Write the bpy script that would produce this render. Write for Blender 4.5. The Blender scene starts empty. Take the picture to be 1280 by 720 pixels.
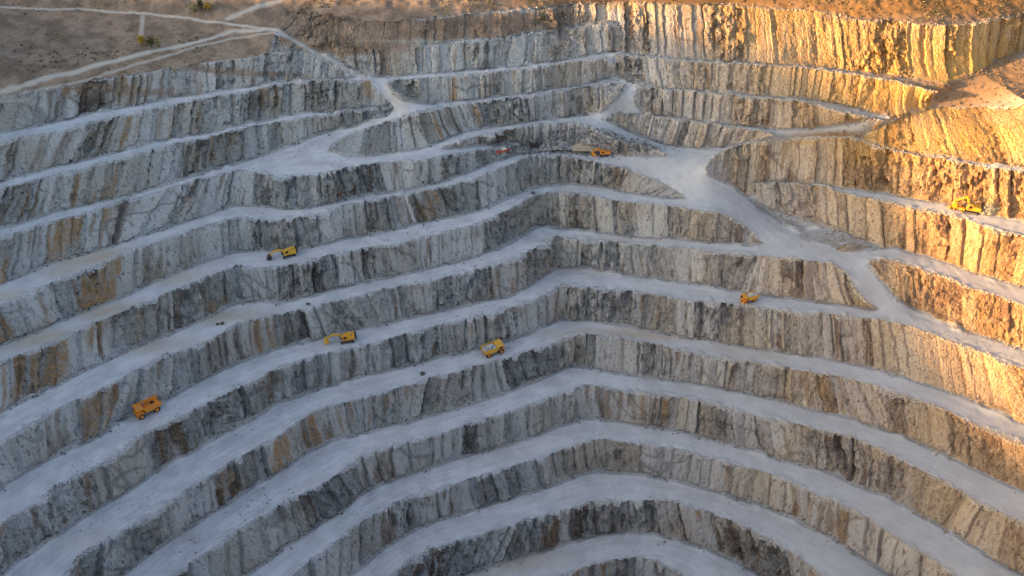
import bpy, bmesh, math, random
import numpy as np
from mathutils import Vector, Matrix
R = math.radians
random.seed(7); np.random.seed(7)

# ------------------------------------------------------------------ camera
CAM_H, PITCH, FPX = 205.0, R(37.0), 1108.0          # lens in pixels of a 1280 wide frame
def ground(px, py, z):
    """world point at height z seen at a point of the survey photograph"""
    u, v = (px - 640.0) / FPX, (py - 360.0) / FPX
    dx, dy, dz = u, math.cos(PITCH) - v * math.sin(PITCH), -math.sin(PITCH) - v * math.cos(PITCH)
    t = (z - CAM_H) / dz
    return (dx * t, dy * t, z)

# ------------------------------------------------------------------ survey lines: crest and toe of every rock face
A,B,C_,D,E,F,G,H,I,J,K,M,N,O = -60,-48,-36,-24,-12,0,12,24,36,48,60,72,84,96
# (kind, name, z or [(px, z) ...] profile along the line, points)
L = []
# true height of each nominal 12 m level: the upper benches were cut lower than the deep ones
ZN = [-90,-12,0,12,24,36,48,60,72,84,96,120]; ZT = [-90,-12,0,12,23.3,34,44,53.3,62,69.5,76,100]
def ln(kind, name, z, pts): L.append((kind, name, z, pts))
ln('c','A',A,[(640,752),(670,735),(700,720),(720,714),(760,703),(795,697),(820,703),(850,718),(875,738),(900,765)])
ln('t','A',A-12,[(650,785),(700,760),(750,742),(795,735),(830,742),(860,765)])
ln('c','B',B,[(440,765),(470,738),(490,722),(510,703),(537,688),(560,681),(582,674),(607,667),(627,660),(640,658),(660,650),(680,645),(710,636),(735,630),(755,625),(770,627),(800,628),(830,627),(850,632),(880,640),(910,650),(935,661),(960,675),(1000,700),(1025,720),(1070,755)])
ln('t','B',A,[(500,765),(540,738),(565,723),(590,713),(640,698),(680,687),(720,676),(750,665),(780,665),(820,667),(850,675),(880,683),(910,695),(940,711),(955,720),(1000,752)])
ln('c','C',C_,[(330,760),(355,735),(377,712),(390,700),(407,687),(430,671),(457,650),(470,642),(495,630),(512,621),(532,617),(545,614),(570,606),(595,597),(620,590),(640,584),(660,577),(685,570),(715,560),(743,549.5),(748,550),(770,552.5),(795,556),(825,559),(852,564),(880,571),(910,579),(930,585),(960,593),(985,602),(1010,615),(1035,625),(1057,635),(1080,647),(1100,660),(1122,675),(1150,692),(1180,712),(1190,720),(1250,762)])
ln('t','C',B,[(385,765),(430,725),(445,714),(470,691),(495,674),(520,660),(545,650),(570,642),(595,635),(620,626),(640,620),(665,614),(690,605),(715,597),(741,587.5),(746,587.5),(765,589.5),(795,592),(825,596),(860,604),(890,612),(915,620),(940,627),(960,633),(980,643),(1005,655),(1030,667),(1047,677),(1067,690),(1090,704),(1110,716),(1118,720),(1180,762)])
ln('c','D',D,[(150,765),(180,742),(205,727),(227,712),(250,697),(270,684),(290,667),(305,659),(320,649),(340,637),(357,626),(377,619),(397,611),(420,596),(437,582),(455,569),(480,562),(505,555),(532,549),(555,542),(582,532),(607,524),(640,515),(665,505),(690,497),(715,489),(731,481),(736,481.5),(750,485),(780,489),(810,491),(835,495),(860,499),(885,504),(910,510),(932,517),(960,524),(990,530),(1030,539),(1060,546),(1085,556),(1110,568),(1135,583),(1160,594),(1185,606),(1202,615),(1222,628),(1247,640),(1280,655)])
ln('t','D',C_,[(230,770),(265,742),(297,722),(320,709),(340,695),(365,677),(395,657),(420,642),(437,629),(457,612),(482,602),(515,591),(545,580),(570,572),(600,565),(640,553),(670,543),(702,531),(729,522),(734,522),(760,525.5),(795,530),(830,535),(860,540),(890,549),(920,557),(940,562),(960,568),(985,577),(1020,584),(1042,591),(1067,604),(1110,621),(1135,635),(1165,650),(1197,670),(1222,686),(1247,702),(1280,718)])
ln('c','E',E,[(30,760),(80,720),(92,709),(110,690),(125,680),(150,665),(175,650),(200,636),(220,622),(240,607),(265,593),(290,577),(320,562),(340,549),(360,538),(377,526),(395,516),(417,507),(440,502),(470,494),(495,486),(520,480),(545,472),(570,466),(595,459),(620,451),(640,447),(660,441),(685,433),(705,424),(718,418),(722,418.5),(752,421),(780,424),(810,430),(835,434),(860,440),(890,446),(915,450),(940,452),(960,456),(985,461),(1010,466),(1040,470),(1065,476),(1090,482),(1115,490),(1140,498),(1165,507),(1190,518),(1215,529),(1242,539),(1260,546),(1280,555)])
ln('t','E',D,[(90,765),(135,730),(155,715),(175,699),(200,681),(225,665),(250,650),(275,634),(300,617),(320,604),(350,587),(370,574),(390,561),(415,550),(445,543),(495,531),(532,521),(570,510),(607,498),(640,487),(672,474),(695,464),(711,456),(716,456),(740,459),(765,464),(795,469),(827,474),(860,477),(890,482),(915,487),(940,492),(960,496),(990,504),(1020,513),(1047,518),(1072,526),(1115,540),(1145,551),(1172,564),(1195,575),(1217,585),(1247,599),(1280,614)])
ln('c','F',F,[(0,656),(20,643),(50,625),(75,606),(100,594),(125,581),(150,564),(160,552),(185,538),(212,527),(235,517),(255,507),(277,497),(300,486),(320,475),(340,465),(360,456),(385,449),(415,441),(440,434),(460,431),(485,425),(510,417),(535,411),(560,405),(585,399),(610,394),(640,386),(665,377),(685,366),(697,358),(702,357),(722,359),(756,362),(790,365),(820,369),(845,374),(870,376),(895,376),(915,380),(940,384),(960,386),(985,390),(1010,393),(1035,392),(1060,395),(1085,399),(1105,401),(1125,406),(1145,411),(1165,419),(1190,427),(1215,437),(1240,447),(1260,456),(1280,463)])
ln('t','F',E,[(0,720),(15,705),(40,688),(62,671),(82,660),(112,640),(130,629),(155,616),(175,601),(200,585),(225,570),(250,557),(275,544),(300,531),(320,519),(345,504),(370,495),(395,486),(420,479),(450,471),(480,464),(515,455),(545,447),(570,442),(600,435),(640,424),(665,414),(685,405),(700,397.5),(705,398),(727,401),(745,402),(775,407),(805,411),(830,416),(860,421),(890,425),(920,431),(960,437),(990,441),(1025,446),(1047,451),(1080,457),(1110,466),(1140,475),(1170,484),(1190,491),(1210,499),(1235,510),(1260,521),(1280,530)])
ln('c','G',[(0,G),(1030,G),(1048,11.5),(1097,0.6)],[(0,553),(30,533),(50,523),(75,510),(100,499),(125,487),(150,475),(175,462),(200,449),(225,440),(250,431),(275,420),(300,405),(305,402.5),(320,401),(350,394),(380,387),(402,381),(427,377),(450,371),(470,365),(500,359),(535,352),(560,347),(585,341),(610,335),(640,326),(660,316),(680,305),(691,297),(696,296.5),(720,299),(750,302),(780,305),(810,307),(840,310),(870,312),(900,316),(930,319),(960,322),(990,324),(1020,328),(1045,331),(1055,341),(1065,354),(1072,365),(1082,376),(1097,386)])
ln('t','G',F,[(0,609),(15,600),(30,588),(50,579),(75,566),(100,555),(125,543),(155,522),(185,508),(212,496),(225,488),(250,475),(275,462),(300,452),(320,444),(352,434),(395,424),(445,411),(480,404),(510,397),(545,389),(570,384),(600,377),(640,369),(657,359),(680,343),(693,334.5),(698,333.5),(725,335),(750,337),(780,342),(815,347),(850,353),(880,357),(900,360),(947,367),(1000,374),(1050,380),(1080,385),(1098,388)])
ln('c','H',[(0,H),(900,H),(951,12.6)],[(0,454),(20,447),(45,437),(75,425),(100,414),(125,402),(150,392),(175,381),(200,371),(225,361),(250,350),(275,341),(295,333),(299,333),(320,335.5),(345,334),(370,330),(400,322),(430,316),(460,310),(495,305),(525,299),(555,291),(585,284),(610,274),(640,262),(655,252),(668,243.5),(673,242.5),(695,240),(715,241),(740,245),(760,250),(790,254),(815,256),(840,259),(865,262),(890,265),(905,268),(920,277),(935,287),(951,303)])
ln('t','H',G,[(0,515),(20,505),(50,490),(75,479),(100,465),(125,454),(150,441),(175,430),(212,417),(250,401),(275,387),(295,377),(320,376),(352,377),(382,371),(425,360),(460,351),(495,344),(532,335),(570,327),(595,320),(620,311),(640,302),(655,292),(668,283),(673,282.5),(700,285),(725,287),(755,291),(790,295),(820,297),(850,299),(880,302),(910,305),(935,307),(951,307)])
ln('c','I',[(0,I),(735,I),(775,33.5),(800,31),(855,24.6)],[(0,382),(25,371),(57,356),(85,347),(105,340),(130,329),(155,317),(180,309),(205,300),(230,292),(255,284),(280,276),(299,271),(303,271.5),(320,274.5),(345,275),(370,274),(395,269),(420,260),(445,255),(475,250),(505,244),(535,239),(560,234),(585,227),(610,217),(640,206),(660,197),(677,194),(697,195),(725,199),(750,203),(775,209),(800,218),(825,229),(840,236),(855,246)])
ln('t','I',H,[(0,432),(20,423),(40,415),(70,402),(100,390),(130,379),(155,369),(180,357),(210,345),(240,332),(270,322),(295,314),(320,312),(350,312),(375,310),(405,304),(445,296),(480,289),(515,280),(545,274),(575,269),(605,260),(640,245),(660,236),(682,231),(715,230),(745,232),(770,237),(795,242),(820,246),(855,249)])
ln('c','J',[(0,J),(520,J),(612,42),(648,39)],[(0,298),(20,292),(45,284),(70,276),(100,269),(125,261),(150,252),(175,246),(200,240),(225,233),(250,225),(275,219),(299,213),(304,213.5),(320,216.5),(345,220),(370,221),(395,219),(420,214),(445,209),(475,205),(505,202),(535,199),(560,195),(585,191),(612,187),(630,184),(648,181)])
ln('t','J',I,[(0,356),(10,352),(35,341),(55,331),(85,322),(115,315),(140,307),(165,299),(190,290),(215,282),(240,274),(265,266),(290,257),(320,256),(350,260),(380,260),(407,255),(440,247),(475,241),(510,236),(535,231),(560,224),(585,215),(610,204),(640,194),(665,190)])
ln('t','K',[(552,47),(645,39.5),(665,37),(702,36),(835,36)],[(553,186),(585,182),(615,179),(645,177),(665,185),(702,188),(740,190),(775,193),(800,195),(835,196)])
ln('c','K',[(552,J),(725,J),(780,43),(835,36.5)],[(553,184),(570,178),(590,172),(615,166),(640,161),(660,157),(685,154),(710,154),(727,156),(745,163),(765,172),(780,178),(795,181),(815,187),(835,194)])
ln('c','L',[(412,J+.5),(450,52),(515,K),(780,K)],[(412,186),(420,179),(430,172),(450,164),(470,157),(495,150),(515,142),(535,137),(560,134),(585,130),(610,127),(640,123),(670,119),(700,114),(730,109),(755,106),(780,106)])
ln('t','L',[(736,48.5),(780,59.5)],[(780,107),(775,116),(765,127),(752,137),(737,142)])
ln('t','L',J,[(412,188),(420,191),(435,195),(455,195),(480,192),(505,189),(530,184),(545,178),(565,170),(590,162),(615,159),(640,155),(670,150),(695,147),(715,145),(736,143)])
ln('t','P',[(0,J),(340,J),(420,51.5),(492,59)],[(0,286),(25,279),(60,266),(100,257),(130,251),(160,244),(190,235),(220,227),(250,217),(275,209),(300,202),(320,197),(340,191),(360,184),(375,178),(395,170),(420,162),(445,156),(465,149),(480,144),(492,136)])
ln('c','P',K,[(0,237),(15,234),(45,225),(70,219),(100,212),(125,205),(150,200),(175,192),(200,186),(215,181),(232,178),(265,171),(287,167),(320,158),(350,152),(380,148),(410,144),(440,140),(470,137),(492,134)])
ln('t','Q',K,[(0,227),(40,216),(70,207),(100,201),(130,194),(160,187),(195,178),(225,171),(255,166),(285,160),(320,153),(350,147),(380,142),(415,140),(445,137),(470,135),(488,132.5)])
ln('c','Q',[(0,M),(464,M),(488,K+.6)],[(0,179),(25,172),(62,166),(90,161),(105,155),(130,149),(160,144),(190,137),(220,131),(250,125),(280,120),(320,112),(350,106),(380,103),(410,101),(440,101),(464,101),(467,110),(476,120),(488,131)])
ln('t','R',M,[(0,166),(25,161),(50,156),(80,150),(110,142),(140,137),(175,130),(215,122),(250,117),(285,111),(320,107),(350,102),(380,100),(410,99),(440,98)])
ln('c','R',N,[(0,122),(30,117),(62,112),(95,106),(125,100),(160,96),(185,91),(205,86),(235,82),(270,77),(305,74),(320,70),(345,67),(376,61)])
ln('c','R',[(345,91),(376,84.5),(400,80),(444,72.3)],[(345,42),(376,60),(400,73),(444,95)])
ln('t','T',[(350,91),(384,84.5),(410,79),(458,72.1)],[(350,38),(384,55),(410,70),(458,94)])
ln('c','S',M,[(486,101),(515,99),(545,97),(575,94),(610,90),(640,87),(670,85),(700,80),(730,76),(756,73)])
ln('t','S',[(486,M),(534,K+.3)],[(486,102),(490,110),(500,120),(515,126),(534,129)])
ln('t','S',K,[(535,130),(560,127),(585,125),(610,122),(640,119),(670,115),(700,110),(730,105),(750,100),(763,96.5)])
ln('c','S',[(756,M),(760,68),(768,60.4)],[(756,74),(760,82),(765,90),(768,95.5)])
ln('t','T',[(462,M),(1000,71),(1182,68)],[(462,96),(495,95),(525,92),(560,90),(600,86),(640,84),(675,80),(705,75),(735,69),(760,65),(770,65),(800,69),(830,72),(860,75),(890,76),(920,78),(960,80),(990,81),(1020,84),(1050,86),(1080,89),(1110,93),(1140,97),(1170,103),(1182,106)])
ln('c','T',[(390,85),(430,N),(780,N)],[(392,55),(410,57),(430,59),(460,63),(495,62),(530,59),(560,55),(600,51),(640,47),(670,42),(700,37),(730,35),(760,32),(778,34)])
ln('t','T2',N,[(530,57.5),(560,53.5),(600,49.5),(640,45.5),(670,40.5),(700,35.5),(730,33.5),(760,31),(778,32.5)])
ln('c','T2',O,[(360,14),(420,22),(460,27),(495,28),(545,22),(595,17),(640,12),(680,10),(710,6),(760,4),(780,4),(815,6),(865,7),(910,6),(960,10),(1010,14),(1045,17),(1080,25),(1120,27),(1155,32),(1200,31),(1230,27),(1280,20)])
ln('c','U',[(770,M),(1000,71),(1175,68)],[(770,67),(800,71),(830,74),(860,77.5),(890,79),(920,80.5),(960,82.5),(990,84),(1020,87),(1045,89),(1070,93),(1095,98),(1120,102),(1140,107),(1160,111),(1175,115)])
ln('t','U',[(770,M),(764,69),(773,60.8)],[(769,68),(767,75),(768,84),(774,94)])
ln('t','U',[(775,K),(960,59),(1112,54.6)],[(775,97),(785,101),(800,107),(830,110),(860,112),(890,115),(920,117),(960,120.5),(990,122),(1020,124),(1045,130),(1070,135),(1090,140),(1112,146)])
ln('c','V',[(800,K),(960,59),(1105,54.5)],[(800,109),(830,112),(865,115),(900,118.5),(930,121),(960,123),(985,125),(1010,128),(1035,136),(1060,142),(1085,147),(1105,151)])
ln('t','V',[(800,59.5),(795,55),(802,48.6)],[(799,110),(796,118),(797,130),(802,138)])
ln('t','V',[(802,J),(960,44.8),(1035,47),(1105,53.6)],[(802,141),(815,144),(845,147),(875,151),(905,155),(935,157),(960,160),(985,161),(1035,158),(1060,154),(1085,151.5),(1105,151.6)])
ln('c','W',[(765,J),(820,J),(967,44.6)],[(765,144),(780,140.5),(800,142.5),(820,146),(855,150.5),(890,156),(920,160),(960,167),(967,169)])
ln('c','W',[(757,47.3),(765,J)],[(757,149),(765,145)])
ln('t','W',[(757,47),(780,42.5),(800,39),(830,I),(905,I),(935,39.5),(965,44)],[(757,150),(765,154),(780,161),(800,170),(830,180),(850,183),(875,185),(905,184),(935,177),(965,171)])
ln('c','X',[(882,35.5),(900,37),(940,39),(1010,41.5),(1060,42.5),(1100,42.5),(1280,46)],[(882,210),(890,200),(900,192),(915,185),(935,181),(960,178),(990,174),(1010,172.5),(1035,174),(1060,173),(1080,177),(1100,185),(1135,192),(1160,196),(1185,201),(1210,205),(1235,210),(1260,212.5),(1280,216)])
ln('t','X',[(884,34.5),(902,29),(920,24),(934,20)],[(884,215),(893,220),(902,225),(920,235),(934,246)])
ln('t','X',[(940,24.5),(1010,24),(1280,30)],[(942,228),(960,227.5),(985,227),(1010,230),(1035,232),(1060,236),(1085,239),(1110,242),(1135,247),(1160,251),(1185,256),(1220,264),(1245,270),(1280,277)])
ln('c','Y',[(940,24.4),(1010,24),(1280,30)],[(944,230.5),(960,230),(985,230),(1010,232.5),(1035,236),(1055,242),(1075,247),(1100,251),(1125,256),(1150,262),(1175,266),(1200,272),(1225,281),(1250,290),(1280,297)])
ln('t','Y',[(934,19.5),(960,15),(975,13.6),(997,12.6),(1045,12.2),(1120,G)],[(934,249),(945,255),(960,265),(975,275),(997,287),(1020,299),(1045,308),(1067,313),(1090,312),(1105,311),(1120,311),(1140,316),(1165,322),(1190,330),(1215,340),(1240,347),(1260,353),(1280,359)])
ln('t','scree',[(950,19.5),(962,17.5),(990,15),(1040,13.8),(1085,12.9),(1100,12.6)],[(948,252),(962,260),(990,270),(1015,280),(1040,287),(1065,294),(1085,302),(1100,308)])
ln('c','AA',G,[(1088,326),(1105,324),(1130,330),(1160,340),(1185,349),(1212,360),(1235,367),(1260,376),(1280,382)])
ln('t','AA',[(1086,11.4),(1110,6),(1140,F),(1280,F)],[(1086,330),(1095,343),(1110,359),(1122,373),(1140,385),(1165,397),(1185,406),(1210,414),(1235,421),(1260,430),(1280,437)])
ln('c','Z',[(1078,43),(1092,47),(1115,52.5),(1135,56),(1280,60)],[(1078,172),(1092,162),(1115,151),(1135,141),(1150,137),(1180,135),(1210,135),(1240,136),(1280,136)])
ln('t','Z',[(1080,42.7),(1100,42.7),(1280,46)],[(1080,176),(1100,182.5),(1120,187),(1145,191),(1175,195),(1200,200),(1230,205),(1260,209),(1280,212)])
ln('r','ridge',[(1112,54.6),(1145,59),(1175,63),(1205,66.5),(1230,69),(1280,67)],[(1112,148),(1145,131),(1175,118),(1205,105),(1230,95),(1250,107),(1280,126)])
ln('t','T3',[(1182,67.6),(1280,71)],[(1182,106),(1200,99),(1228,88),(1247,76),(1280,66)])
ln('r','gully',[(1250,68.5),(1280,69)],[(1245,93),(1280,104)])
# ground beyond the pit
ln('r','hill',[(0,89),(345,91)],[(0,110),(75,90),(130,79),(200,62),(230,57),(290,40),(345,39)])
ln('r','hill',[(0,98),(345,92)],[(0,11),(60,12),(100,12),(180,18),(240,24),(290,31),(345,36)])
ln('r','hill',[(0,92),(300,93)],[(0,60),(100,52),(200,42)])
ln('r','hill',[(0,103),(400,102),(1280,103)],[(0,-14),(400,-14),(800,-14),(1280,-10)])
ln('r','hill',[(0,108),(1280,108)],[(0,-45),(640,-45),(1280,-42)])
# ------------------------------------------------------------------ sheared ground grid: u = x, v = y + z
def ext(pts):
    pts = list(pts)
    def go(p, q, xt):                                   # run a line on past the edge of the view
        s = (p[1]-q[1]) / (p[0]-q[0]); return (xt, p[1] + s*(xt-p[0])*0.8)
    if pts[0][0] <= 0: pts.insert(0, go(pts[0], pts[3 if len(pts) > 4 else 1], -170))
    if pts[-1][0] >= 1280: pts.append(go(pts[-1], pts[-4 if len(pts) > 4 else -2], 1450))
    return pts
def world_line(z, pts):
    pts = ext(pts)
    P = np.array(pts, float)
    if isinstance(z, (int, float)): zz = np.full(len(P), float(z))
    else:
        if z[0][0] <= z[-1][0] and len(z) != 3 or z[0][0] < z[1][0] < z[-1][0]:
            xs = [a for a, _ in z]; zs = [b for _, b in z]
            zz = np.interp(P[:,0], xs, zs) if xs == sorted(xs) else None
        else: zz = None
        if zz is None:                                  # steep edge: spread by length instead of x
            d = np.r_[0, np.cumsum(np.hypot(*np.diff(P, axis=0).T))]
            zz = np.interp(d/d[-1], np.linspace(0, 1, len(z)), [b for _, b in z])
    zz = np.interp(zz, ZN, ZT)
    return np.array([ground(p[0], p[1], q) for p, q in zip(P, zz)])

def axis(lo, hi, step, out_lo, out_hi, grow=1.16):
    core = np.arange(lo, hi, step); a = []; s = step; x = lo
    while x > out_lo: s *= grow; x -= s; a.append(x)
    b = []; s = step; x = core[-1]
    while x < out_hi: s *= grow; x += s; b.append(x)
    return np.r_[a[::-1], core, b]
STEP = 0.42
U = axis(-222, 222, STEP, -1600, 1600); V = axis(95, 452, STEP, -900, 2600)
nu, nv = len(U), len(V)
def densify(W, step):
    out = []
    for p, q in zip(W[:-1], W[1:]):
        n = max(1, int(np.linalg.norm((q-p)[:2]) / step) + int(abs(q[2]-p[2]) / step))
        out.append(p + (q-p) * np.linspace(0, 1, n, endpoint=False)[:, None])
    out.append(W[-1:]); return np.vstack(out)
def cell(W):
    iu = np.interp(W[:,0], U, np.arange(nu)); iv = np.interp(W[:,1] + W[:,2], V, np.arange(nv))
    return np.rint(iu).astype(int), np.rint(iv).astype(int)

val = np.zeros((nu, nv), np.float32); wt = np.zeros((nu, nv), np.float32)
kind = np.zeros((nu, nv), np.int16)                     # 1 crest, 2 toe
idmap = np.zeros((nu, nv), np.int16); NAMES = ['none']
CREST, TOE = [], []
def put(W, k, ident):
    W = densify(W, STEP*0.4); iu, iv = cell(W)
    np.add.at(val, (iu, iv), W[:,2]); np.add.at(wt, (iu, iv), 1)
    if k in 'ct': kind[iu, iv] = 1 if k == 'c' else 2
    if k in 'ct': idmap[iu, iv] = ident
for k, name, z, pts in L:
    W = world_line(z, pts)
    NAMES.append(k + name); put(W, k, len(NAMES)-1)
    if k == 'c': CREST.append(W)
    if k == 't': TOE.append(W)
# land outside the view: rims, an unseen hill added to the west, shaped to shade the pit, the far side behind the viewpoint
SHADE_HILL = [(-262,120,38),(-266,145,48),(-268,165,58),(-272,198,78),(-274,210,88),(-278,235,110),(-281,248,120),(-284,262,127),(-290,285,128),(-292,300,124),(-298,320,116),(-310,345,100),(-320,395,82)]
def wl(pts): return np.array(pts, float)
for W in ([wl([(-262,x,z+0)]) for x, z in ()] + [wl(SHADE_HILL), wl([(-420,0,70),(-440,200,95),(-430,300,100),(-480,450,80)]),
          wl([(300,-60,70),(300,120,60),(300,200,70),(310,300,70),(320,420,84)]),
          wl([(-900,-400,60),(-900,900,90),(0,1100,92),(900,900,92),(900,-400,60),(-900,-400,60)]),
          wl([(-230,-90,84),(0,-120,84),(230,-90,84)]), wl([(-120,40,-72),(0,20,-72),(120,40,-72)]),
          wl([(-300,480,86),(0,490,90),(300,480,88)])]):
    put(W, 'r', 0)
fix = wt > 0; val[fix] /= wt[fix]

def solve(val, fix, sweeps=(400, 160, 90, 60)):
    """membrane through the surveyed lines, coarse to fine"""
    pyr = [(val, fix)]
    for _ in range(len(sweeps)-1):
        v, f = pyr[-1]; a, b = (v.shape[0]+1)//2*2, (v.shape[1]+1)//2*2
        vp = np.zeros((a, b), np.float32); fp = np.zeros((a, b), np.float32)
        vp[:v.shape[0], :v.shape[1]] = np.where(f, v, 0); fp[:v.shape[0], :v.shape[1]] = f
        s = lambda q: q[::2,::2] + q[1::2,::2] + q[::2,1::2] + q[1::2,1::2]
        n = s(fp); pyr.append((np.where(n > 0, s(vp)/np.maximum(n, 1), 0), n > 0))
    x = None
    for (v, f), it in zip(pyr[::-1], sweeps):
        if x is None:
            x = np.full(v.shape, float(v[f].mean()), np.float32); it *= 6
        else:
            x = np.repeat(np.repeat(x, 2, 0), 2, 1)[:v.shape[0], :v.shape[1]]
        x = np.where(f, v, x)
        par = np.add.outer(np.arange(v.shape[0]), np.arange(v.shape[1])) % 2
        free = [(~f) & (par == 0), (~f) & (par == 1)]
        for i in range(it):
            for m in free:
                p = np.pad(x, 1, mode='edge')
                av = (p[2:,1:-1] + p[:-2,1:-1] + p[1:-1,2:] + p[1:-1,:-2]) * 0.25
                x = np.where(m, x + 1.55*(av - x), x)
    return x
Z0 = solve(val, fix)
tv = np.where(kind == 1, 1.0, 0.0).astype(np.float32)
T0 = solve(tv, kind > 0, (120, 60, 30, 16))             # 1 on crests, 0 on toes: how far across a floor or up a face

def blur(a, r, n=2):
    for _ in range(n):
        for ax in (0, 1):
            p = np.pad(a, [(r+1, r) if i == ax else (0, 0) for i in (0, 1)], mode='edge').cumsum(axis=ax, dtype=np.float64)
            a = ((p[2*r+1:] - p[:-2*r-1]) if ax == 0 else (p[:, 2*r+1:] - p[:, :-2*r-1])) / (2*r+1)
    return a.astype(np.float32)

def hash3(ix, iy, iz, seed):
    h = (ix*374761393 + iy*668265263 + iz*2147483647 + seed*1274126177) & 0xffffffff
    h = ((h ^ (h >> 13)) * 1274126177) & 0xffffffff
    h = ((h ^ (h >> 16)) * 2246822519) & 0xffffffff
    return ((h ^ (h >> 15)) & 0xffffff) / float(0xffffff)
def noise(x, y, z, seed=0):
    ix, iy, iz = (np.floor(q).astype(np.int64) for q in (x, y, z))
    fx, fy, fz = x-ix, y-iy, z-iz
    fx, fy, fz = (q*q*(3-2*q) for q in (fx, fy, fz))
    r = 0
    for a in (0, 1):
        for b in (0, 1):
            for c in (0, 1):
                r = r + hash3(ix+a, iy+b, iz+c, seed) * (fx if a else 1-fx) * (fy if b else 1-fy) * (fz if c else 1-fz)
    return (r*2 - 1).astype(np.float32)                 # -1 .. 1
# ------------------------------------------------------------------ broken rock on the faces
sm = lambda a, lo, hi: (lambda t: t*t*(3-2*t))(np.clip((a-lo)/(hi-lo), 0, 1))
Zu, Zv = np.gradient(Z0, U, V)
g = np.hypot(np.clip(Zu, -3, 3), np.clip(Zv, -3, 3))
near = (np.abs(U)[:, None] < 226) & (V[None] > 92) & (V[None] < 456)
Zs = blur(Z0, 4, 2); su, sv = np.gradient(Zs, U, V)
den = np.clip(1 - sv, 0.12, None); gx, gy = su/den, np.clip(sv, -0.5, 1)/den
gl = np.hypot(gx, gy) + 1e-4; nx, ny = -gx/gl, -gy/gl   # downhill in plan
X = np.repeat(U[:, None], nv, 1).astype(np.float32); Y = (V[None] - Z0).astype(np.float32); Z = Z0.copy()
above = np.zeros((nu, nv), np.int16)                    # last surveyed line passed on the way down the slope
run = idmap[:, ::-1]; pos = np.maximum.accumulate(np.where(run > 0, np.arange(nv)[None], 0), axis=1)
above = np.take_along_axis(run, pos, axis=1)[:, ::-1]
hillm = above == 0
isface = np.array([n[0] == 'c' for n in NAMES])
fm = isface[above]                                      # drop slivers where a crest runs past its toe
def run_(a, f, w):
    o = a.copy()
    for k in range(1, w+1):
        o[k:] = f(o[k:], a[:-k]); o[:-k] = f(o[:-k], a[k:])
    return o
op = run_(run_(fm, np.logical_and, 3), np.logical_or, 3); bad = fm & ~op
for sh in (7, -7, 10, -10):
    nb = np.roll(above, sh, 0); fix_ = bad & ~isface[nb]; above[fix_] = nb[fix_]; bad &= ~fix_
fm = isface[above]; face = blur(fm.astype(np.float32), 1, 1)
crest = np.clip(blur((kind == 1).astype(np.float32), 1, 1)*3.0, 0, 1)
crestw = np.clip(blur((kind == 1).astype(np.float32), 3, 2)*6.0, 0, 1)
toew = np.clip(blur((kind == 2).astype(np.float32), 3, 2)*6.0, 0, 1)
N1 = noise(X/17, Y/17, Z/30, 1); N2 = noise(X/6.5, Y/6.5, Z/26, 2); N3 = noise(X/2.6, Y/2.6, Z/10, 3)
N4 = noise(X/1.2, Y/1.2, Z/3.2, 4); N5 = noise(X/3.1 + Z*0.2, Y/3.1, Z/3.5, 5)
# slabs of rock between near-vertical joints, different on every bench
S = X + 0.35*Y*np.sign(-nx + 1e-3)*0 + 2.0*noise(X/12, above*2.3, X*0, 61) + 0.45*noise(X/2.2, Y/2.2, Z/6, 62)
tilt = noise(X/30, X*0+.5, above*1.7, 63)
S = S + T0*11*np.sign(tilt)*np.abs(tilt)**2*1.1
ab = above.astype(np.int64)
def slabs(w, seed):
    q = S/w + 0.7*noise(S/(w*2.3), ab*3.1, S*0, seed); i = np.floor(q).astype(np.int64); f = q - i
    h = [hash3(i, ab, i*0, seed+k).astype(np.float32) for k in (1, 2, 3)]
    return h, np.minimum(f, 1-f)*w, (f-.5)*w
(h1, e1, f1), (h2, e2, f2), (h3, e3, f3) = slabs(11.0, 70), slabs(4.2, 80), slabs(1.7, 90)
def blocks(w, hgt, seed):                                # broken blocks, staggered like masonry
    i = np.floor(S/w + .35*N2).astype(np.int64); zz = Z/hgt + hash3(i, ab, i*0, seed)*3; k = np.floor(zz + .3*N3).astype(np.int64)
    return hash3(i, k, ab, seed+5).astype(np.float32) - .5
B1, B2, B3 = blocks(4.6, 5.5, 120), blocks(2.3, 2.6, 130), blocks(1.2, 1.3, 140)
def streaks(w, tall, seed): return noise(S/w, ab*5.3 + Z/tall, Y/40, seed)
K1, K2, K3 = streaks(6.5, 30, 150), streaks(2.1, 14, 160), streaks(.95, 8, 170)
rid = 1 - 2*np.abs(N2)                                   # sharp ribs and gullies
fw = face * near
taper = 1 - 0.45*toew
smooth_ = sm(h1[1] + .25*h2[1], .38, .80)                 # broad clean slabs among shattered ones
rg = 1.35 - 1.15*smooth_
vary = .55 + .9*sm(noise(X/19, Y/19, Z/19, 67), -.3, .5)  # quiet stretches and badly broken ones
N6 = noise(X/4.5, Y/4.5, Z/4.5, 68)
d = fw*taper*(.9*N1 + vary*rg*(.25*(rid - .3) + .55*N6 + .45*N4 + 1.35*B1 + 1.15*B2 + .75*B3)
              + .9*(h1[0]-.5) + .8*(h2[0]-.5)*vary + .45*f1*(h1[2]-.5) + .9*f2*(h2[2]-.5)   # each slab is a plane of its own
              - .45*np.exp(-(e2/.45)**2)*vary)
X += nx*d; Y += ny*d
low = noise(X/30, Y/30, X*0, 8)
Z += near*(1-face)*(0.10*N3 + 0.06*N4)
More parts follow.
